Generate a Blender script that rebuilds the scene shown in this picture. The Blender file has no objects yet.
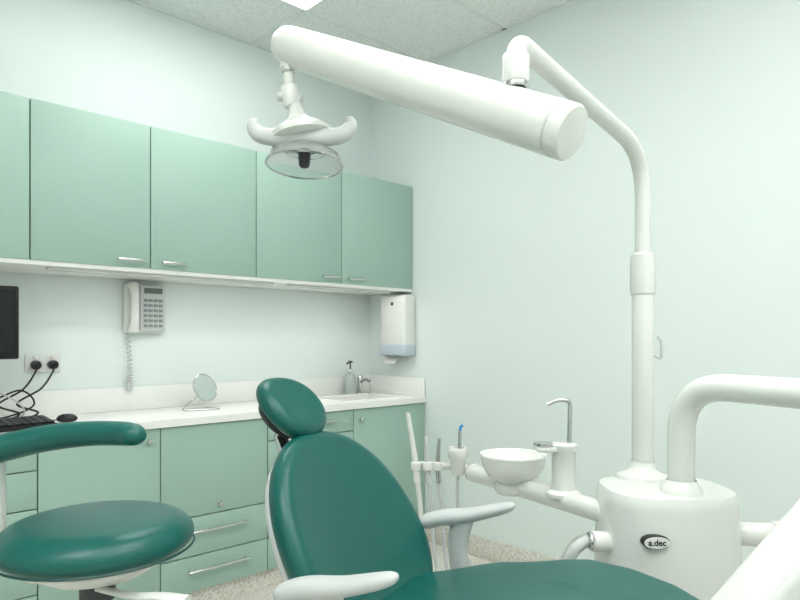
import bpy, bmesh, math, random
from mathutils import Vector, Matrix
random.seed(3)
sc = bpy.context.scene
sc.view_settings.view_transform = 'Standard'

# ---------------------------------------------------------------- helpers
CA, SA = 0.721, 0.693
def at(u, v, z=0.0):
    """equipment plan frame (rotated 43.9 deg against the walls) -> room frame, metres"""
    return Vector((CA*u + SA*v, -SA*u + CA*v, z))
def lin(c):
    return tuple((x/12.92 if x <= .04045 else ((x+.055)/1.055)**2.4) for x in [k/255 for k in c])
def mat(name, rgb, rough=.5, metal=0, bump=0, bscale=80, var=0.0, vscale=5, coat=0, trans=0, emit=0, ior=1.45, alpha=1):
    m = bpy.data.materials.new(name); m.use_nodes = True
    nt = m.node_tree; b = nt.nodes['Principled BSDF']
    c = lin(rgb)
    b.inputs['Base Color'].default_value = (*c, 1)
    b.inputs['Roughness'].default_value = rough
    b.inputs['Metallic'].default_value = metal
    b.inputs['IOR'].default_value = ior
    b.inputs['Coat Weight'].default_value = coat
    b.inputs['Coat Roughness'].default_value = .12
    b.inputs['Transmission Weight'].default_value = trans
    b.inputs['Alpha'].default_value = alpha
    if emit:
        b.inputs['Emission Color'].default_value = (1, 1, .98, 1)
        b.inputs['Emission Strength'].default_value = emit
    tc = nt.nodes.new('ShaderNodeTexCoord')
    if var:
        n = nt.nodes.new('ShaderNodeTexNoise'); n.inputs['Scale'].default_value = vscale
        nt.links.new(tc.outputs['Object'], n.inputs['Vector'])
        mx = nt.nodes.new('ShaderNodeMix'); mx.data_type = 'RGBA'
        mx.inputs[6].default_value = (*[k*(1-var) for k in c], 1)
        mx.inputs[7].default_value = (*[min(1, k*(1+var)) for k in c], 1)
        nt.links.new(n.outputs['Fac'], mx.inputs[0]); nt.links.new(mx.outputs[2], b.inputs['Base Color'])
    if bump:
        n2 = nt.nodes.new('ShaderNodeTexNoise'); n2.inputs['Scale'].default_value = bscale
        nt.links.new(tc.outputs['Object'], n2.inputs['Vector'])
        bp = nt.nodes.new('ShaderNodeBump'); bp.inputs['Strength'].default_value = bump
        bp.inputs['Distance'].default_value = .002
        nt.links.new(n2.outputs['Fac'], bp.inputs['Height']); nt.links.new(bp.outputs[0], b.inputs['Normal'])
    return m

M = {}
M['wall'] = mat('wall_paint', (226, 235, 232), .6, bump=.1, bscale=150, var=.012, vscale=2)
M['cab'] = mat('green_laminate', (160, 188, 175), .4, var=.02, vscale=3)
M['cab2'] = mat('green_laminate_carcass', (120, 150, 138), .55)
M['counter'] = mat('white_laminate', (240, 240, 236), .3, var=.01, vscale=40)
M['white'] = mat('white_enamel', (226, 227, 222), .25, coat=.4)
M['cream'] = mat('cream_plastic', (222, 223, 218), .35)
M['grey'] = mat('light_grey_plastic', (200, 203, 202), .4)
M['paleblue'] = mat('pale_blue_plastic', (190, 202, 210), .4)
M['teal'] = mat('teal_vinyl', (13, 90, 83), .33, bump=.15, bscale=260, var=.06, vscale=6)
M['tealdark'] = mat('teal_piping', (8, 66, 60), .4)
M['chrome'] = mat('brushed_chrome', (205, 205, 205), .22, 1)
M['black'] = mat('black_plastic', (16, 16, 18), .35)
M['screen'] = mat('monitor_glass', (8, 9, 12), .15)
M['dark'] = mat('dark_grey', (60, 62, 64), .5)
M['porc'] = mat('porcelain', (238, 238, 234), .12, coat=.5)
M['glass'] = mat('reflector_glass', (240, 243, 243), .04, 0, trans=.85, ior=1.35)
M['mirror'] = mat('mirror_glass', (225, 232, 228), .03, 1)
M['blue'] = mat('blue_tip', (60, 140, 210), .4)
M['soap'] = mat('frosted_soap_bottle', (205, 215, 210), .25, trans=.3)
M['lcd'] = mat('phone_lcd', (95, 108, 98), .3)
M['keys'] = mat('phone_keys', (135, 142, 142), .5)
M['light'] = mat('light_diffuser', (255, 255, 255), .5, emit=3.5)
M['grid'] = mat('ceiling_grid_metal', (235, 237, 236), .4)

def speckle(name, base, dark, light, scale):
    m = bpy.data.materials.new(name); m.use_nodes = True
    nt = m.node_tree; b = nt.nodes['Principled BSDF']; b.inputs['Roughness'].default_value = .45
    tc = nt.nodes.new('ShaderNodeTexCoord'); n = nt.nodes.new('ShaderNodeTexNoise')
    n.inputs['Scale'].default_value = scale; n.inputs['Detail'].default_value = 3
    nt.links.new(tc.outputs['Object'], n.inputs['Vector'])
    r = nt.nodes.new('ShaderNodeValToRGB')
    e = r.color_ramp.elements
    e[0].position = .36; e[0].color = (*lin(dark), 1)
    e[1].position = .62; e[1].color = (*lin(light), 1)
    k = r.color_ramp.elements.new(.47); k.color = (*lin(base), 1)
    nt.links.new(n.outputs['Fac'], r.inputs[0]); nt.links.new(r.outputs[0], b.inputs['Base Color'])
    return m
M['floor'] = speckle('speckled_vinyl', (218, 214, 204), (192, 184, 172), (232, 230, 222), 90)
M['ceil'] = speckle('fissured_ceiling_tile', (243, 244, 243), (232, 233, 232), (247, 248, 247), 60)

def empty(name, loc):
    e = bpy.data.objects.new(name, None); e.location = loc; e.empty_display_size = .1
    sc.collection.objects.link(e); return e
def finish(bm, name, m, parent=None, smooth=True, ang=40):
    bmesh.ops.recalc_face_normals(bm, faces=bm.faces)
    me = bpy.data.meshes.new(name); bm.to_mesh(me); bm.free()
    me.materials.append(M[m] if isinstance(m, str) else m)
    o = bpy.data.objects.new(name, me); sc.collection.objects.link(o)
    if smooth:
        for p in me.polygons: p.use_smooth = True
        try: me.set_sharp_from_angle(angle=math.radians(ang))
        except Exception: pass
    if parent:
        o.parent = parent
        o.matrix_parent_inverse = Matrix.Translation(-Vector(parent.location))
    return o
def add_box(bm, x0, x1, y0, y1, z0, z1, bev=0, seg=2, mtx=None):
    r = bmesh.ops.create_cube(bm, size=1)
    vs = r['verts']
    for v in vs:
        v.co = Vector((x0+(v.co.x+.5)*(x1-x0), y0+(v.co.y+.5)*(y1-y0), z0+(v.co.z+.5)*(z1-z0)))
    if bev:
        es = list({e for v in vs for e in v.link_edges})
        before = set(bm.verts) - set(vs)
        bmesh.ops.bevel(bm, geom=es, offset=bev, segments=seg, affect='EDGES', profile=.5)
        vs = [v for v in bm.verts if v not in before]
    if mtx is not None:
        for v in vs: v.co = mtx @ v.co
def box(name, m, x0, x1, y0, y1, z0, z1, parent=None, bev=0, seg=2, mtx=None):
    bm = bmesh.new(); add_box(bm, x0, x1, y0, y1, z0, z1, bev, seg, mtx)
    return finish(bm, name, m, parent, smooth=bev > 0)
def fillet(pts, r, n=8):
    pts = [Vector(p) for p in pts]; out = [pts[0]]
    for i in range(1, len(pts)-1):
        a, b, c = pts[i-1], pts[i], pts[i+1]
        d1 = (a-b); d2 = (c-b); rr = min(r, d1.length*.48, d2.length*.48)
        p1 = b+d1.normalized()*rr; p2 = b+d2.normalized()*rr
        for k in range(n+1):
            t = k/n; out.append((1-t)**2*p1 + 2*t*(1-t)*b + t*t*p2)
    out.append(pts[-1]); return out
def smoothp(pts, n=8):
    pts = [Vector(p) for p in pts]; out = []
    for i in range(len(pts)-1):
        p0 = pts[max(i-1, 0)]; p1 = pts[i]; p2 = pts[i+1]; p3 = pts[min(i+2, len(pts)-1)]
        for k in range(n):
            t = k/n
            out.append(.5*((2*p1)+(-p0+p2)*t+(2*p0-5*p1+4*p2-p3)*t*t+(-p0+3*p1-3*p2+p3)*t**3))
    out.append(pts[-1]); return out
def add_sweep(bm, pts, rad, seg=20, squash=None, caps=True, closed=False):
    pts = [Vector(p) for p in pts]; n = len(pts)
    rads = [rad(i/(n-1)) if callable(rad) else rad for i in range(n)]
    rings = []; up = None
    for i, p in enumerate(pts):
        if closed: t = (pts[(i+1) % n]-pts[i-1]).normalized()
        else: t = (pts[min(i+1, n-1)]-pts[max(i-1, 0)]).normalized()
        if up is None:
            up = Vector((0, 0, 1)) if abs(t.z) < .9 else Vector((1, 0, 0))
        up = (up - t*up.dot(t)).normalized(); sd = t.cross(up)
        s1, s2 = squash or (1, 1)
        rings.append([bm.verts.new(p+(sd*math.cos(a)*s1+up*math.sin(a)*s2)*rads[i])
                      for a in [2*math.pi*k/seg for k in range(seg)]])
    m = n if closed else n-1
    for i in range(m):
        A, B = rings[i], rings[(i+1) % n]
        for k in range(seg):
            bm.faces.new((A[k], A[(k+1) % seg], B[(k+1) % seg], B[k]))
    if caps and not closed:
        bm.faces.new(rings[0][::-1]); bm.faces.new(rings[-1])
def sweep(name, m, pts, rad, parent=None, **k):
    bm = bmesh.new(); add_sweep(bm, pts, rad, **k); return finish(bm, name, m, parent)
def lathe(name, m, prof, origin, axis=(0, 0, 1), parent=None, seg=40, sx=1, sy=1):
    """prof list of (radius, height) along axis"""
    bm = bmesh.new(); q = Vector(axis).normalized().to_track_quat('Z', 'Y'); o = Vector(origin)
    rings = []
    for r, h in prof:
        if r < 1e-6: rings.append([bm.verts.new(o+q @ Vector((0, 0, h)))])
        else: rings.append([bm.verts.new(o+q @ Vector((r*sx*math.cos(2*math.pi*k/seg), r*sy*math.sin(2*math.pi*k/seg), h))) for k in range(seg)])
    for A, B in zip(rings, rings[1:]):
        for k in range(seg):
            a = A[k % len(A)]; b = A[(k+1) % seg % len(A)]; c = B[(k+1) % seg % len(B)]; d = B[k % len(B)]
            vs = []
            for v in (a, b, c, d):
                if v not in vs: vs.append(v)
            if len(vs) > 2:
                try: bm.faces.new(vs)
                except ValueError: pass
    return finish(bm, name, m, parent)
def pillow(name, m, a, b, th, e, mapf, parent=None, seg=72, dome=.0, edge=.35, taper=0):
    """rounded cushion; mapf(u,v,h)->world. edge = fraction of profile used for the rounded lip"""
    bm = bmesh.new()
    prof = []
    N = 10
    for i in range(7): prof.append((i/7*(1-edge), th/2))
    for i in range(N*2+1):
        al = math.pi/2 - math.pi*i/(N*2)
        prof.append((1-edge+edge*math.cos(al), th/2*math.sin(al)))
    for i in range(1, 4): prof.append(((1-edge)*(1-i/3), -th/2))
    rings = []
    for s, h in prof:
        hh = h + (dome*(1-s*s) if h > 0 else 0)
        if s < 1e-6: rings.append([bm.verts.new(mapf(0, 0, hh))]); continue
        rg = []
        for k in range(seg):
            t = 2*math.pi*k/seg; c, d = math.cos(t), math.sin(t)
            u = a*s*math.copysign(abs(c)**(2/e), c); v = b*s*math.copysign(abs(d)**(2/e), d)
            v *= 1 - taper*(u/a)
            rg.append(bm.verts.new(mapf(u, v, hh)))
        rings.append(rg)
    for A, B in zip(rings, rings[1:]):
        for k in range(seg):
            vs = []
            for v in (A[k % len(A)], A[(k+1) % seg % len(A)], B[(k+1) % seg % len(B)], B[k % len(B)]):
                if v not in vs: vs.append(v)
            if len(vs) > 2: bm.faces.new(vs)
    return finish(bm, name, m, parent, ang=60)
def cyl(name, m, p0, p1, r, parent=None, bev=.004, seg=32, r2=None):
    p0, p1 = Vector(p0), Vector(p1); L = (p1-p0).length; r2 = r if r2 is None else r2
    b = min(bev, L*.4, r*.5)
    return lathe(name, m, [(0, 0), (r-b, 0), (r-b*.3, b*.3), (r, b), (r2, L-b), (r2-b*.3, L-b*.3), (r2-b, L), (0, L)], p0, p1-p0, parent, seg)
def area(name, parent, loc, sx, sy, e, up=False):
    l = bpy.data.lights.new(name, 'AREA'); l.shape = 'RECTANGLE'; l.size = sx; l.size_y = sy
    l.energy = e; l.color = (1, 1, .995)
    o = bpy.data.objects.new(name, l); o.location = loc
    if up: o.rotation_euler = (math.pi, 0, 0)
    sc.collection.objects.link(o)
    o.parent = parent; o.matrix_parent_inverse = Matrix.Translation(-Vector(parent.location))

# ---------------------------------------------------------------- room
XR, YB, XL, YF, H = 2.9, 3.314, -1.3, -1.4, 2.98
box('wall_back', 'wall', XL-.1, XR+.1, YB, YB+.1, 0, H)
box('wall_right', 'wall', XR, XR+.1, YF, YB, 0, H)
box('wall_left', 'wall', XL-.1, XL, YF, YB, 0, H)
box('wall_front', 'wall', XL-.1, XR+.1, YF-.1, YF, 0, H)
box('floor', 'floor', XL-.1, XR+.1, YF-.1, YB+.1, -.1, 0)
box('ceiling', 'ceil', XL-.1, XR+.1, YF-.1, YB+.1, H, H+.1)
box('baseboard_right', 'floor', XR-.012, XR, YF, 2.78, 0, .12, bev=.004)
box('baseboard_left', 'floor', XL, XL+.012, YF, 2.78, 0, .12, bev=.004)
box('baseboard_front', 'floor', XL+.012, XR-.012, YF, YF+.012, 0, .12, bev=.004)
# ceiling grid
g = empty('ceiling_grid', (0, 0, H))
GX, GY = 1.985, 2.77
bm = bmesh.new()
y = GY
while y > YF: add_box(bm, XL, XR, y-.012, y+.012, H-.006, H+.001); y -= .6
x = GX-1.2*3
while x < XR:
    if x > XL: add_box(bm, x-.012, x+.012, YF, YB, H-.007, H+.001)
    x += 1.2
add_box(bm, XL, XR, YB-.02, YB, H-.006, H+.001); add_box(bm, XR-.02, XR, YF, YB, H-.006, H+.001)
finish(bm, 'tee_bars', 'grid', g, smooth=False)
for (px, py, pw) in [(GX-.6, GY-.3, 7.5), (GX-.6, GY-2.1, 10), (GX-2.4, GY-2.1, 13), (GX-.6, GY-3.3, 7)]:
    e = empty('ceiling_light_panel', (px, py, H))
    box('frame', 'grid', px-.6, px+.6, py-.3, py+.3, H-.012, H-.002, e)
    box('diffuser', 'light', px-.575, px+.575, py-.275, py+.275, H-.018, H-.010, e)
    area('panel_lamp', e, (px, py, H-.03), 1.14, .54, pw)
# fill lights added out of view, hung in housings, to brighten the ceiling
for (ux, uy, ue) in [(.4, -.6, 22), (-.2, .1, 14)]:
    pe = empty('added_ceiling_fill', (ux, uy, 2.4))
    box('housing', 'white', ux-.7, ux+.7, uy-.08, uy+.08, 2.36, 2.41, pe, bev=.008)
    for x in (-.5, .5): cyl('fill_light_wire', 'chrome', (ux+x, uy, 2.40), (ux+x, uy, H), .003, pe, .0005, 8)
    area('ceiling_fill_lamp', pe, (ux, uy, 2.42), 1.3, .13, ue, True)
w = bpy.data.worlds.new('World'); sc.world = w; w.use_nodes = True
w.node_tree.nodes['Background'].inputs[0].default_value = (1, 1, 1, 1)
w.node_tree.nodes['Background'].inputs[1].default_value = .3

# ---------------------------------------------------------------- cabinets
COL = [-1.29, -.82, -.27, .23, .72, 1.21, 1.76, 2.32, 2.896]
YC = YB-.003
def bar_handle(parent, x0, x1, y, z):
    cyl('handle', 'chrome', (x0, y-.028, z), (x1, y-.028, z), .0065, parent, .001, 12)
    for x in (x0+.012, x1-.012): cyl('handle_post', 'chrome', (x, y, z), (x, y-.028, z), .005, parent, .001, 10)
UF = 2.897
up = empty('overhead_cabinet', (.8, YB-.2, 1.89))
box('carcass', 'cab2', COL[0], COL[-1], UF+.02, YC, 1.575, 2.222, up)
box('bottom_panel', 'counter', COL[0], COL[-1], UF+.006, YC, 1.556, 1.575, up)
hs = {3: (.255, .38), 4: (1.055, 1.18), 5: (1.255, 1.375), 6: (2.17, 2.295), 7: (2.35, 2.475), 2: (-.2, -.08), 1: (-.45, -.33), 0: (-1.25, -1.13)}
for i in range(8):
    box('door', 'cab', COL[i]+.0025, COL[i+1]-.0025, UF, UF+.018, 1.574, 2.225, up, bev=.002)
    bar_handle(up, hs[i][0], hs[i][1], UF, 1.605)
for (x0, x1) in [(-.9, .4), (.8, 1.9), (2.0, 2.75)]:
    box('strip_light_housing', 'white', x0, x1, UF+.05, UF+.09, 1.543, 1.556, up, bev=.002)
    area('strip_lamp', up, ((x0+x1)/2, UF+.07, 1.541), x1-x0-.04, .03, 1.1*(x1-x0))
BF = 2.79
lo = empty('base_cabinet', (.8, YB-.25, 0))
box('carcass', 'cab2', COL[0], COL[-1], BF+.02, YC, .1, .75, lo)
box('carcass_rail', 'cab2', COL[0], COL[-1], BF+.02, BF+.05, .75, .860, lo)
box('kickboard', 'floor', COL[0], COL[-1], BF+.03, YC, 0, .1, lo)
def front(i, z0, z1): box('front', 'cab', COL[i]+.0025, COL[i+1]-.0025, BF, BF+.018, z0+.0025, z1-.0025, lo, bev=.002)
def knob(x, z): lathe('knob', 'chrome', [(0, .022), (.011, .02), (.013, .014), (.006, .008), (.007, 0)], (x, BF, z), (0, -1, 0), lo, 20)
for i in range(8):
    if i in (4,):
        front(i, .1, .86)
        knob(COL[i+1]-.055, .805)
    elif i == 5:
        front(i, .435, .86); front(i, .255, .435); front(i, .09, .255)
        knob((COL[i]+COL[i+1])/2+.01, .475)
        for z in (.37, .19): bar_handle(lo, COL[i]+.12, COL[i+1]-.12, BF, z)
    elif i in (3, 6):
        zz = [.86, .74, .59, .435, .255, .09]
        for a, b in zip(zz, zz[1:]):
            front(i, b, a)
            bar_handle(lo, COL[i]+.14, COL[i+1]-.14, BF, (a+b)/2+.01)
    else:
        front(i, .09, .86); knob(COL[i]+.05 if i == 7 else COL[i+1]-.05, .80)
# counter with sink opening
ct = empty('countertop', (.8, YB-.25, .88))
bm = bmesh.new()
sx0, sx1, sy0, sy1 = 2.32, 2.76, 2.87, 3.17
F0 = 2.774
add_box(bm, COL[0], sx0, F0, YC, .862, .8945)
add_box(bm, sx1, COL[-1], F0, YC, .862, .8945)
add_box(bm, sx0, sx1, F0, sy0, .862, .8945)
add_box(bm, sx0, sx1, sy1, YC, .862, .8945)
finish(bm, 'slab', 'counter', ct, smooth=False)
box('upstand', 'counter', COL[0], COL[-1], YB-.018, YC, .8945, 1.012, ct, bev=.003)
box('upstand_side', 'counter', XR-.018, COL[-1], F0+.01, YB-.018, .8945, 1.012, ct, bev=.003)
bm = bmesh.new()
for a in ((sx0, sx0+.008, sy0, sy1), (sx1-.008, sx1, sy0, sy1), (sx0, sx1, sy0, sy0+.008), (sx0, sx1, sy1-.008, sy1)):
    add_box(bm, *a, .76, .8945)
add_box(bm, sx0, sx1, sy0, sy1, .752, .762)
finish(bm, 'sink_basin', 'porc', ct, smooth=False)
bm = bmesh.new()
rim = [(sx0-.015, sy0-.015), (sx1+.015, sy0-.015), (sx1+.015, sy1+.015), (sx0-.015, sy1+.015)]
add_sweep(bm, [Vector((x, y, .896)) for x, y in rim], .008, seg=10, closed=True)
finish(bm, 'sink_rim', 'porc', ct)

# tap
tp = empty('sink_tap', (2.74, 3.23, .895))
cyl('base', 'chrome', (2.74, 3.23, .895), (2.74, 3.23, .99), .017, tp)
sweep('spout', 'chrome', fillet([(2.74, 3.23, .97), (2.72, 3.15, 1.0), (2.71, 3.08, .98)], .03), .009, tp, seg=12)
lathe('lever', 'chrome', [(0, .03), (.014, .028), (.02, .015), (.02, 0), (0, 0)], (2.74, 3.23, .99), (0, 0, 1), tp, 20)
sd = empty('soap_dispenser', (2.64, 3.22, .895))
SX = 2.65
lathe('bottle', 'soap', [(0, 0), (.033, 0), (.036, .006), (.036, .11), (.03, .13), (.014, .14), (.014, .15), (0, .15)], (SX, 3.22, .895), (0, 0, 1), sd, 28)
cyl('pump_collar', 'white', (SX, 3.22, 1.045), (SX, 3.22, 1.062), .015, sd, .002)
cyl('pump_stem', 'dark', (SX, 3.22, 1.062), (SX, 3.22, 1.105), .005, sd, .001, 12)
sweep('pump_nozzle', 'dark', [(SX+.02, 3.23, 1.108), (SX-.01, 3.215, 1.11), (SX-.045, 3.195, 1.10)], .007, sd, seg=10)

# round mirror
ms = empty('tabletop_mirror', (1.57, 3.08, .895))
mn = Vector((.22, -.80, .30)).normalized(); mc = Vector((1.58, 3.10, 1.003))
lathe('rim', 'chrome', [(0, -.008), (.068, -.008), (.075, -.003), (.075, .004), (.070, .006), (.068, .003)], mc, mn, ms, 40)
lathe('glass', 'mirror', [(.0685, .003), (0, .003)], mc, mn, ms, 40)
sweep('stand', 'chrome', fillet([mc-mn*.008+Vector((0, 0, -.02)), (1.52, 3.15, .93), (1.43, 3.05, .899), (1.62, 3.0, .899), (1.60, 3.14, .899)], .03), .004, ms, seg=10)

# ---------------------------------------------------------------- wall telephone
ph = empty('wall_telephone', (1.34, YB-.03, 1.42))
TX = -.018
box('body', 'cream', 1.255+TX, 1.465+TX, YB-.045, YC, 1.285, 1.535, ph, bev=.012)
box('faceplate', 'grey', 1.325+TX, 1.458+TX, YB-.058, YB-.04, 1.295, 1.528, ph, bev=.008)
box('display', 'lcd', 1.345+TX, 1.44+TX, YB-.061, YB-.055, 1.488, 1.515, ph, bev=.002)
bm = bmesh.new()
for r in range(6):
    for c in range(4):
        x = 1.343+c*.026+TX; z = 1.315+r*.026
        add_box(bm, x, x+.018, YB-.064, YB-.055, z, z+.014)
finish(bm, 'keypad', 'keys', ph, smooth=False)
hp = [(1.288+TX, YB-.06, 1.30), (1.288+TX, YB-.082, 1.34), (1.288+TX, YB-.085, 1.42), (1.288+TX, YB-.082, 1.49), (1.288+TX, YB-.06, 1.525)]
sweep('handset', 'cream', smoothp(hp, 6), lambda t: .018+.009*abs(2*t-1)**3, ph, seg=18, squash=(1.15, .9))
coil = []
for i in range(420):
    t = i/419; a = t*2*math.pi*30
    zc = 1.29 - .29*math.sin(math.pi*min(t, .62)/1.24) + (0.0 if t < .62 else (t-.62)*.1)
    cx = 1.255+.012*math.sin(t*4)
    coil.append((cx+.010*math.cos(a)+ (0 if t < .62 else (t-.62)*.04), YB-.03+.010*math.sin(a), zc))
sweep('coiled_cord', 'grey', coil, .003, ph, seg=6)

# power outlet & plugs
so = empty('power_outlet', (.875, YB-.01, 1.14))
box('plate', 'white', .80, .95, YB-.010, YC, 1.10, 1.185, so, bev=.003)
for x in (.84, .912):
    cyl('plug', 'black', (x, YB-.009, 1.135), (x, YB-.05, 1.135), .021, so, .005, 20)
    box('switch', 'cream', x-.008, x+.008, YB-.014, YB-.008, 1.163, 1.177, so, bev=.002)
cb = empty('power_cables', (.8, 3.2, .9))
for k, (x, xe, ye) in enumerate([(.84, .55, 3.12), (.912, .60, 3.06)]):
    sweep('cable', 'black', smoothp([(x, YB-.05, 1.135), (x-.02, YB-.09, 1.10), (x-.07, YB-.1, 1.03), (x-.17, 3.19, .97), (x-.1, 3.14, .93), (x-.2, 3.13, .902), (xe-.1, ye, .902)], 10), .0045, cb, seg=8)
sweep('cable', 'black', smoothp([(.45, 3.2, 1.06), (.62, 3.2, .99), (.75, 3.17, 1.03), (.81, 3.2, .96), (.70, 3.23, .91), (.50, 3.2, .902)], 10), .004, cb, seg=8)
sweep('cable', 'grey', smoothp([(.45, 3.22, 1.0), (.62, 3.15, 1.04), (.75, 3.13, .96), (.72, 3.17, .902), (.52, 3.15, .902)], 10), .0035, cb, seg=8)

# monitor, keyboard, mouse
mo = empty('computer_monitor', (.5, 3.08, .895))
box('screen_housing', 'black', .25, .716, 3.04, 3.085, 1.17, 1.475, mo, bev=.008)
box('screen', 'screen', .265, .70, 3.037, 3.045, 1.19, 1.46, mo)
box('stand_neck', 'black', .45, .52, 3.08, 3.11, .91, 1.28, mo, bev=.006)
lathe('stand_base', 'black', [(0, 0), (.11, 0), (.11, .006), (.09, .014), (0, .018)], (.485, 3.10, .895), (0, 0, 1), mo, 36, 1, .75)
kb = empty('computer_keyboard', (.54, 2.93, .895))
rk = Matrix.Translation((.58, 2.91, .008)) @ Matrix.Rotation(math.radians(4), 4, 'Z') @ Matrix.Translation((0, 0, .895)) @ Matrix.Rotation(math.radians(6), 4, 'X') @ Matrix.Translation((0, 0, -.895))
box('base', 'black', -.225, .225, -.08, .08, .8955, .913, kb, .005, mtx=rk)
bm = bmesh.new()
for r in range(5):
    for c in range(15):
        add_box(bm, -.215+c*.029, -.191+c*.029, -.066+r*.028, -.042+r*.028, .912, .920)
for v in bm.verts: v.co = rk @ v.co
finish(bm, 'keys', 'black', kb, smooth=False)
mu = empty('computer_mouse', (.885, 2.99, .895))
def mm(u, v, h): return Vector((.885+u*.85+v*.3, 2.99+v*.9-u*.3, .9115+h))
pillow('shell', 'black', .046, .028, .03, 2.4, mm, mu, 32, dome=.006, edge=.7)
sweep('cord', 'black', smoothp([(.86, 3.02, .905), (.80, 3.08, .899), (.74, 3.10, .899), (.66, 3.08, .899)], 6), .0025, mu, seg=6)

# paper towel dispenser (right wall)
pt = empty('paper_towel_dispenser', (XR-.05, 2.98, 1.35))
XD = XR-.003
box('housing', 'white', XR-.10, XD, 2.87, 3.10, 1.20, 1.535, pt, bev=.015, seg=4)
box('tray', 'paleblue', XR-.108, XD, 2.866, 3.104, 1.15, 1.225, pt, bev=.012, seg=3)
box('lock', 'dark', XR-.105, XR-.098, 2.975, 2.995, 1.47, 1.49, pt, bev=.002)
box('slot', 'dark', XR-.1, XR-.03, 2.91, 3.06, 1.147, 1.151, pt)
sweep('towel', 'counter', [(XR-.06, 3.03, 1.15), (XR-.07, 3.03, 1.12), (XR-.085, 3.03, 1.10)], .05, pt, seg=16, squash=(1, .04))

# ---------------------------------------------------------------- patient chair
F = Vector((.858, -.515)); S = Vector((.515, .858)); MID = Vector((.036, 1.45))
def ch(t, s, z):
    p = MID + F*t + S*s; return at(p.x, p.y, z)
chair = empty('dental_chair', ch(.35, 0, 0))
def seatz(t):
    ks = [(-.25, .58), (-.05, .63), (.15, .675), (.33, .712), (.46, .708), (.6, .66), (.8, .58), (1.0, .49), (1.3, .38)]
    if t <= ks[0][0]: return ks[0][1]
    for (a, za), (b, zb) in zip(ks, ks[1:]):
        if t <= b:
            k = (t-a)/(b-a); k = k*k*(3-2*k)*.5+k*.5
            return za+(zb-za)*k
    return ks[-1][1]
def seatmap(u, v, h):
    t = u+.42
    return ch(t, v, seatz(t)-.02+h + .012*(v/.25)**2)
pillow('seat_cushion', 'teal', .64, .25, .09, 3.0, seatmap, chair, 96, dome=.012, edge=.16, taper=.12)
def seatmap2(u, v, h):
    t = u+.42
    return ch(t, v, seatz(t)-.085+h)
pillow('seat_shell', 'grey', .60, .225, .07, 3.0, seatmap2, chair, 72, edge=.2, taper=.12)
def frame(th):
    """axes for a cushion whose u axis points up the back at angle th, v across, h normal"""
    th = math.radians(th)
    f3 = at(F.x, F.y, 0); s3 = at(S.x, S.y, 0)
    U = -f3*math.cos(th)+Vector((0, 0, 1))*math.sin(th)
    Nn = f3*math.sin(th)+Vector((0, 0, 1))*math.cos(th)
    return U, s3, Nn
cb3 = at(-.136, 1.575, .770)
U, S3, N3 = frame(60)
def backmap(u, v, h):
    cur = .045*(v/.26)**2 + .02*(u/.27)**2
    return cb3+U*u+S3*v+N3*(h+cur)
pillow('back_cushion', 'teal', .268, .248, .075, 2.25, backmap, chair, 96, dome=.004, edge=.16, taper=.10)
def backmap2(u, v, h):
    cur = .045*(v/.26)**2 + .02*(u/.27)**2
    return cb3+U*u+S3*v+N3*(h+cur-.045)
pillow('back_shell', 'grey', .25, .225, .05, 2.25, backmap2, chair, 72, edge=.3, taper=.10)
ch3 = at(-.283, 1.66, 1.073)
UH, SH, NH = frame(44)
def headmap(u, v, h):
    return ch3+UH*u+SH*v+NH*(h+.02*(v/.12)**2)
pillow('headrest_cushion', 'teal', .100, .096, .055, 2.2, headmap, chair, 72, dome=.006, edge=.3)
def headmap2(u, v, h):
    return ch3+UH*u+SH*v+NH*(h-.035)
pillow('headrest_plate', 'dark', .07, .07, .02, 2.2, headmap2, chair, 40, edge=.3)
sweep('headrest_bar', 'chrome', [ch3-NH*.04-UH*.02, cb3+U*.30-N3*.06, cb3+U*.15-N3*.07], .014, chair, seg=16, squash=(1.8, .7))
sweep('recline_arm', 'grey', smoothp([cb3+U*.1-N3*.085, cb3-U*.18-N3*.085, ch(-.10, 0, .52), ch(.08, 0, .53)], 8), .045, chair, squash=(1.6, .7))
def armrest(s):
    a = []
    for t, z in [(-.15, .745), (-.08, .770), (.0, .788), (.07, .810), (.125, .830)]:
        a.append(ch(t, s, z))
    sweep('arm_pad', 'grey', smoothp(a, 8), lambda t: .041*(1-.45*t)*math.sqrt(max(.02, 1-abs(2*t-1)**6)), chair, seg=24, squash=(1.0, .6))
    sweep('arm_post', 'grey', smoothp([ch(-.02, s, .785), ch(-.035, s, .70), ch(-.02, s*.97, .60), ch(.0, s*.75, .55)], 8), lambda t: .028-.004*math.sin(t*3), chair, squash=(1.3, .7))
armrest(.288); armrest(-.288)
bm = bmesh.new()
lift = [ch(.30, 0, .62), ch(.22, 0, .45), ch(.32, 0, .22), ch(.42, 0, .06)]
add_sweep(bm, smoothp(lift, 8), .10, seg=28, squash=(1.25, .8)); finish(bm, 'lift_column', 'cream', chair)
def basemap(u, v, h): return ch(u+.42, v, .045+h)
pillow('base_plate', 'cream', .42, .22, .09, 3.5, basemap, chair, 60, edge=.2)

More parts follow.
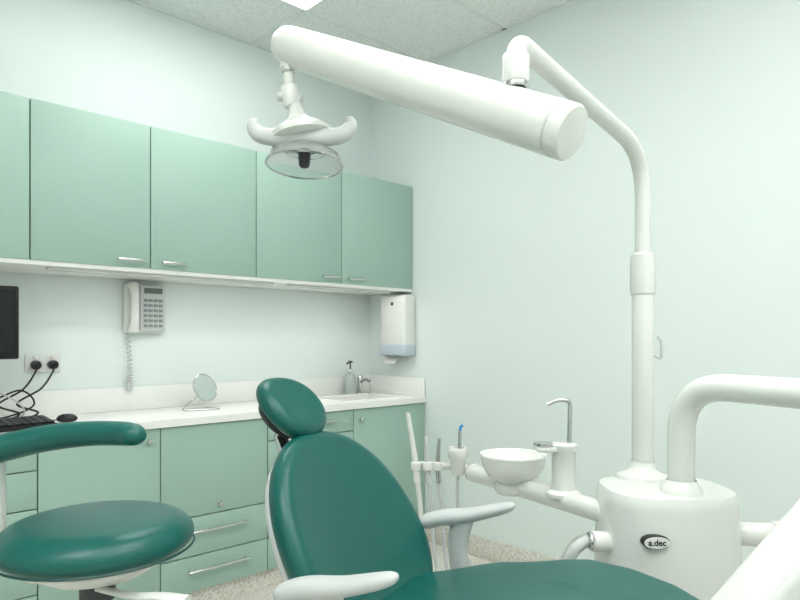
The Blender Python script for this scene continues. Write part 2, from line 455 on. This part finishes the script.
# ---------------------------------------------------------------- dental unit: pedestal, pole, arm
unit = empty('dental_unit', at(.69, 1.70, 0))
uc = (.700, 1.70)
def shell(name, m, prof, a, b, e, c, parent, seg=64):
    bm = bmesh.new(); rings = []
    for s, z in prof:
        if s < 1e-5: rings.append([bm.verts.new(at(c[0], c[1], z))]); continue
        rg = []
        for k in range(seg):
            t = 2*math.pi*k/seg; cc, dd = math.cos(t), math.sin(t)
            rg.append(bm.verts.new(at(c[0]+a*s*math.copysign(abs(cc)**(2/e), cc), c[1]+b*s*math.copysign(abs(dd)**(2/e), dd), z)))
        rings.append(rg)
    for A, B in zip(rings, rings[1:]):
        for k in range(seg):
            vs = []
            for v in (A[k % len(A)], A[(k+1) % seg % len(A)], B[(k+1) % seg % len(B)], B[k % len(B)]):
                if v not in vs: vs.append(v)
            if len(vs) > 2: bm.faces.new(vs)
    return finish(bm, name, m, parent, ang=50)
shell('pedestal_housing', 'white', [(0, 0), (.98, 0), (1.02, .02), (1.04, .4), (1.02, .65), (.99, .83), (.975, .85), (.94, .862), (.5, .866), (0, .867)], .168, .15, 2.9, uc, unit)
# badge
bd = at(.617, 1.553, .763)
pts = at(.617, 1.553, 0)-at(.617, 2.0, 0)
nrm = Vector((pts.x, pts.y, 0)).normalized()
lathe('badge', 'black', [(0, .010), (.032, .010), (.034, .006), (.034, -.01)], bd, nrm, unit, 32, 1, .50)
lathe('badge_face', 'white', [(0, .0115), (.0312, .0115), (.0312, .009)], bd, nrm, unit, 32, 1, .46)
cu = bpy.data.curves.new('badge_text', 'FONT'); cu.body = 'a.dec'; cu.size = .021; cu.extrude = .0004; cu.offset = .0003
cu.align_x = 'CENTER'; cu.align_y = 'CENTER'; cu.materials.append(M['black'])
to = bpy.data.objects.new('badge_text', cu); sc.collection.objects.link(to)
to.location = bd+nrm*.0125; to.rotation_euler = (math.radians(90), 0, math.radians(-43.9))
to.parent = unit; to.matrix_parent_inverse = Matrix.Translation(-Vector(unit.location))

px_, py_ = .68, 1.80
lathe('pole_flange', 'white', [(.075, 0), (.07, .012), (.045, .022), (.034, .034), (.031, .05)], at(px_, py_, .862), (0, 0, 1), unit, 36)
cyl('lower_pole', 'white', at(px_, py_, .862), at(px_, py_, 1.40), .0295, unit)
lathe('pole_collar', 'white', [(.029, 0), (.033, .004), (.034, .02), (.034, .09), (.032, .112), (.024, .118), (.021, .12)], at(px_, py_, 1.375), (0, 0, 1), unit, 36)
armp = fillet([at(px_, py_, 1.45), at(px_, py_, 1.776), at(.46, 1.582, 1.833)], .13, 12)+fillet([at(.46, 1.582, 1.833), at(.249, 1.372, 1.888), at(.247, 1.37, 1.80)], .035, 8)[1:]
sweep('swing_arm', 'white', armp, .0215, unit, seg=24)
sweep('pole_hook', 'grey', smoothp([at(.705, 1.785, 1.21), at(.72, 1.775, 1.20), at(.722, 1.775, 1.24), at(.715, 1.78, 1.26)], 6), .004, unit, seg=8)
cyl('swivel_cap', 'white', at(.247, 1.37, 1.795), at(.247, 1.37, 1.86), .029, unit, .008)
cyl('swivel_washer', 'chrome', at(.247, 1.37, 1.785), at(.247, 1.37, 1.796), .027, unit, .002)
cyl('swivel_neck', 'dark', at(.247, 1.37, 1.76), at(.247, 1.37, 1.787), .022, unit, .002)

# light arm (fat balanced tube)
A0 = at(.348, 1.285, 1.662); A1 = at(-.337, 1.85, 2.10)
L = (A1-A0).length
lamp = empty('operatory_light', A0+(A1-A0)*.13)
dA = (A1-A0).normalized()
lathe('balance_tube', 'white', [(0, 0), (.040, .001), (.053, .004), (.057, .010), (.0575, .035), (.0560, .0358), (.0560, .0395), (.0575, .0403),
      (.0565, L*.5), (.055, L-.05), (.053, L-.02), (.046, L-.005), (.033, L), (0, L)], A0, dA, lamp, 48)
lathe('end_cap_seam', 'grey', [(.0560, .0352), (.0572, .0376), (.0560, .040)], A0, dA, lamp, 48)

# lamp head hangs from far end of the tube
nx, hx, hy = -.316, -.272, 1.81
def hn(z, dx=0, dy=0): return at(nx+dx, hy+dy, z)
def hp_(z, dx=0, dy=0): return at(hx+dx, hy+dy, z)
cyl('hinge', 'white', hn(2.065, -.005, .02), hn(2.015, 0, .008), .022, lamp)
cyl('neck', 'white', hn(2.06, 0, 0), hn(1.95, .006, 0), .014, lamp, r2=.017)
lathe('neck_ring', 'chrome', [(.017, 0), (.019, .003), (.017, .006)], hn(2.0, .003, 0), (0, 0, 1), lamp, 24)
cyl('knuckle', 'white', hn(1.965, .004), hn(1.905, .014), .025, lamp, .006)
cyl('knuckle_pin', 'grey', hn(1.935, -.028), hn(1.93, .042), .012, lamp, .003)
lathe('lamp_shroud', 'white', [(.020, .085), (.024, .07), (.034, .045), (.055, .026), (.090, .010), (.112, -.006), (.112, -.018), (.095, -.026), (0, -.026)], hp_(1.834, -.008, 0), at(-.2, 0, 1), lamp, 40, 1, .8)
bar = [hp_(1.862, -.126, -.03), hp_(1.842, -.134, -.03), hp_(1.814, -.112, -.04), hp_(1.804, -.06, -.052), hp_(1.802, 0, -.058), hp_(1.804, .06, -.052), hp_(1.814, .112, -.04), hp_(1.842, .136, -.03), hp_(1.868, .130, -.03)]
sweep('handle_bar', 'grey', smoothp(bar, 8), lambda t: (.015+.008*math.sin(math.pi*t))*math.sqrt(max(.05, 1-abs(2*t-1)**7)), lamp, seg=20, squash=(1.0, 1.1))
rax = at(.02, .10, 1)
lathe('reflector', 'glass', [(.035, .050), (.07, .045), (.098, .028), (.108, 0), (.1045, 0), (.0945, .0245), (.067, .0405), (.035, .0455)], hp_(1.738, 0.005, -.01), rax, lamp, 48)
lathe('reflector_rim', 'chrome', [(.107, -.002), (.110, .001), (.107, .004), (.104, .001), (.107, -.002)], hp_(1.738, 0.005, -.01), rax, lamp, 48)
lathe('reflector_ring', 'chrome', [(.060, .040), (.062, .042), (.060, .044), (.058, .042), (.060, .040)], hp_(1.738, 0.005, -.01), rax, lamp, 40)
cyl('bulb_shield', 'dark', hp_(1.79, .005, -.01), hp_(1.730, .005, -.015), .019, lamp, .010, r2=.015)
cyl('bulb_mount', 'white', hp_(1.825, .005, -.01), hp_(1.785, .005, -.01), .036, lamp, .004)

# delivery tube off the pedestal
lathe('tube_flange', 'white', [(.052, 0), (.05, .014), (.044, .022), (.036, .034)], at(.713, 1.63, .862), (0, 0, 1), unit, 36)
sweep('delivery_tube', 'white', fillet([at(.713, 1.63, .862), at(.713, 1.63, 1.138), at(1.04, 1.06, 1.131)], .13, 14), .033, unit, seg=28)
cyl('side_arm', 'white', at(.84, 1.66, .752), at(.955, 1.64, .752), .030, unit, .004)
cyl('side_arm_cap', 'cream', at(.95, 1.64, .752), at(.975, 1.635, .752), .036, unit, .006)

# delivery spring arm + instrument tray (part of the same unit)
du = unit
b0 = at(.452, .93, .765); b1 = at(.99, 1.0, 1.31)
cyl('pivot', 'cream', at(1.02, 1.06, 1.08), at(1.02, 1.06, 1.22), .042, du, .006)
d = (b1-b0).normalized(); ln = (b1-b0).length
side = d.cross(Vector((0, 0, 1))).normalized(); upv = side.cross(d).normalized()
mt = Matrix((( d.x, side.x, upv.x, b0.x), (d.y, side.y, upv.y, b0.y), (d.z, side.z, upv.z, b0.z), (0, 0, 0, 1)))
box('spring_arm', 'cream', 0, ln, -.045, .045, -.055, .055, du, bev=.02, seg=5, mtx=mt)
box('spring_arm_cover', 'white', .02, ln-.03, -.047, .047, -.018, .05, du, bev=.016, seg=4, mtx=mt)
mt2 = Matrix.Translation(at(.38, .86, 0)) @ Matrix.Rotation(math.radians(-43.9-30), 4, 'Z')
box('instrument_tray', 'chrome', -.15, .15, -.09, .09, .775, .787, du, bev=.004, mtx=mt2)

# ---------------------------------------------------------------- cuspidor
cp = empty('cuspidor', at(.36, 2.05, .78))
sweep('support_arm', 'white', [at(.56, 1.72, .785), at(.42, 1.965, .785), at(.262, 2.25, .785)], .030, cp, seg=28)
lathe('support_arm_end', 'white', [(.030, 0), (.032, .003), (.030, .02), (.02, .03), (0, .031)], at(.262, 2.25, .785), at(-.28, .5, 0), cp, 28)
lathe('bowl', 'porc', [(0, -.02), (.04, -.02), (.045, 0), (.055, .012), (.080, .026), (.098, .056), (.104, .088), (.107, .090), (.106, .096), (.099, .094), (.09, .06), (.065, .035), (.02, .02), (0, .018)],
      at(.362, 2.06, .79), (0, 0, 1), cp, 48)
lathe('bowl_collar', 'white', [(.05, -.03), (.058, -.02), (.058, 0), (.046, .014)], at(.362, 2.06, .79), (0, 0, 1), cp, 36)
lathe('tower', 'white', [(0, 0), (.050, 0), (.050, .01), (.038, .02), (.034, .05), (.034, .13), (.039, .138), (.039, .150), (.033, .155), (0, .155)], at(.478, 1.88, .795), (0, 0, 1), cp, 36)
box('tower_shelf', 'white', -.075, .04, -.03, .03, .925, .94, cp, bev=.006, mtx=Matrix.Translation(at(.47, 1.88, 0)) @ Matrix.Rotation(math.radians(-43.9), 4, 'Z'))
lathe('cup_rest', 'chrome', [(0, 0), (.026, 0), (.03, .004), (.03, .010), (0, .010)], at(.42, 1.88, .94), (0, 0, 1), cp, 30)
sweep('fill_spout', 'chrome', fillet([at(.492, 1.87, .94), at(.495, 1.87, 1.075), at(.455, 1.872, 1.075), at(.43, 1.875, 1.062)], .045), .0065, cp, seg=14)

# assistant holder and suction wands
ah = empty('suction_holder', at(.16, 2.28, .8))
sweep('holder_rail', 'white', fillet([at(.262, 2.27, .785), at(.22, 2.29, .80), at(.05, 2.32, .80)], .02), .014, ah, seg=16)
lathe('holder_cup', 'white', [(0, 0), (.02, 0), (.024, .01), (.026, .05), (.034, .06), (.036, .09), (.033, .096), (.024, .096), (.02, .07), (0, .07)], at(.205, 2.27, .775), (0, 0, 1), ah, 28)
for (u, tipu, z0, z1, r, m) in [(.058, .028, .80, .99, .012, 'white'), (.098, .092, .80, .905, .010, 'grey'), (.135, .14, .80, .90, .009, 'chrome')]:
    cyl('clip', 'white', at(u, 2.30, .785), at(u, 2.30, .815), .020, ah)
    sweep('wand', m, [at(u+.004, 2.30, .74), at(u, 2.30, z0), at((u+tipu)/2, 2.295, (z0+z1)/2), at(tipu, 2.29, z1)], lambda t, r=r: r*(1.15-.5*t), ah, seg=14)
    hpn = smoothp([at(u+.004, 2.30, .745), at(u+.015, 2.30, .65), at(u+.03, 2.29, .45), at(u+.06, 2.26, .30), at(.25, 2.18, .27), at(.42, 2.0, .45), at(.50, 1.86, .66), at(.53, 1.80, .70)], 8)
    sweep('hose', 'grey' if m != 'white' else 'cream', hpn, .009 if m == 'white' else .006, ah, seg=10)
sweep('syringe', 'chrome', [at(.21, 2.27, .85), at(.212, 2.27, .93)], .006, ah, seg=10)
sweep('syringe_tip', 'blue', [at(.212, 2.27, .930), at(.214, 2.27, .942), at(.222, 2.27, .950)], .005, ah, seg=10)
sweep('syringe_hose', 'grey', smoothp([at(.205, 2.27, .78), at(.205, 2.27, .65), at(.23, 2.22, .50), at(.38, 2.05, .42), at(.52, 1.82, .60)], 8), .006, ah, seg=10)
sweep('connector_hose', 'grey', smoothp([at(.54, 1.68, .735), at(.48, 1.66, .73), at(.44, 1.66, .69), at(.435, 1.68, .60), at(.48, 1.72, .45), at(.53, 1.72, .35)], 8), .015, unit, seg=16)
cyl('connector', 'white', at(.55, 1.655, .73), at(.49, 1.648, .735), .026, unit)
cyl('connector_ring', 'chrome', at(.493, 1.648, .735), at(.483, 1.648, .735), .024, unit)

# ---------------------------------------------------------------- assistant stool
sc_ = (-.63, 1.34)
st = empty('assistant_stool', at(*sc_, 0))
def stm(u, v, h): return at(sc_[0]+u, sc_[1]+v, .840+h)
pillow('seat', 'teal', .192, .192, .072, 2.0, stm, st, 80, dome=.010, edge=.28)
lathe('seat_piping', 'tealdark', [(.1905, -.016), (.194, -.013), (.1905, -.010)], at(*sc_, .833), (0, 0, 1), st, 64)
lathe('seat_pan', 'cream', [(0, -.03), (.10, -.03), (.13, -.01), (.145, .0), (.145, .01), (0, .01)], at(*sc_, .798), (0, 0, 1), st, 48)
cyl('mechanism', 'dark', at(*sc_, .71), at(*sc_, .77), .035, st)
cyl('gas_lift', 'chrome', at(*sc_, .40), at(*sc_, .73), .017, st)
cyl('column', 'dark', at(*sc_, .12), at(*sc_, .45), .026, st)
sweep('height_lever', 'cream', smoothp([at(-.60, 1.28, .755), at(-.52, 1.24, .758), at(-.45, 1.22, .763), at(-.40, 1.21, .76)], 6), lambda t: .008+.006*t, st, seg=14, squash=(1.2, .6))
arc = smoothp([at(-.515, 1.26, 1.060), at(-.55, 1.295, 1.061), at(-.64, 1.335, 1.056), at(-.74, 1.35, 1.044), at(-.84, 1.34, 1.022), at(-.93, 1.27, 1.0), at(-.98, 1.16, .99)], 10)
sweep('body_rest', 'teal', arc, lambda t: (.025+.013*t)*math.sqrt(max(.03, 1-abs(2*t-1)**9)), st, seg=24, squash=(1.05, .88))
sweep('body_rest_bracket', 'white', fillet([at(-.858, 1.375, 1.02), at(-.858, 1.375, .75), at(-.63, 1.34, .745)], .10, 10), .014, st, seg=16)
ringp = [at(sc_[0]+.2*math.cos(a), sc_[1]+.2*math.sin(a), .36) for a in [2*math.pi*k/48 for k in range(48)]]
sweep('foot_ring', 'chrome', ringp, .011, st, seg=12, closed=True)
for k in range(5):
    a = 2*math.pi*k/5+.3; c, s = math.cos(a), math.sin(a)
    sweep('base_leg', 'chrome', [at(sc_[0], sc_[1], .13), at(sc_[0]+.15*c, sc_[1]+.15*s, .105), at(sc_[0]+.27*c, sc_[1]+.27*s, .08)], lambda t: .024-.008*t, st, seg=14)
    cyl('caster_stem', 'dark', at(sc_[0]+.27*c, sc_[1]+.27*s, .05), at(sc_[0]+.27*c, sc_[1]+.27*s, .085), .009, st)
    q = at(sc_[0]+.27*c, sc_[1]+.27*s, .026); ax = at(-s, c, 0)
    cyl('caster', 'black', q-ax*.016, q+ax*.016, .026, st, .005)
    if k % 2 == 0:
        cyl('ring_spoke', 'chrome', at(*sc_, .36), at(sc_[0]+.2*c, sc_[1]+.2*s, .36), .008, st, .001, 12)

# ---------------------------------------------------------------- camera
cam = bpy.data.cameras.new('camera'); co = bpy.data.objects.new('camera', cam)
sc.collection.objects.link(co); co.location = (0, 0, 1.25)
co.rotation_euler = (math.radians(90), 0, math.radians(-43.87))
cam.sensor_width = 36; cam.lens = 36*643/800; cam.shift_y = .05; cam.clip_start = .02
sc.camera = co
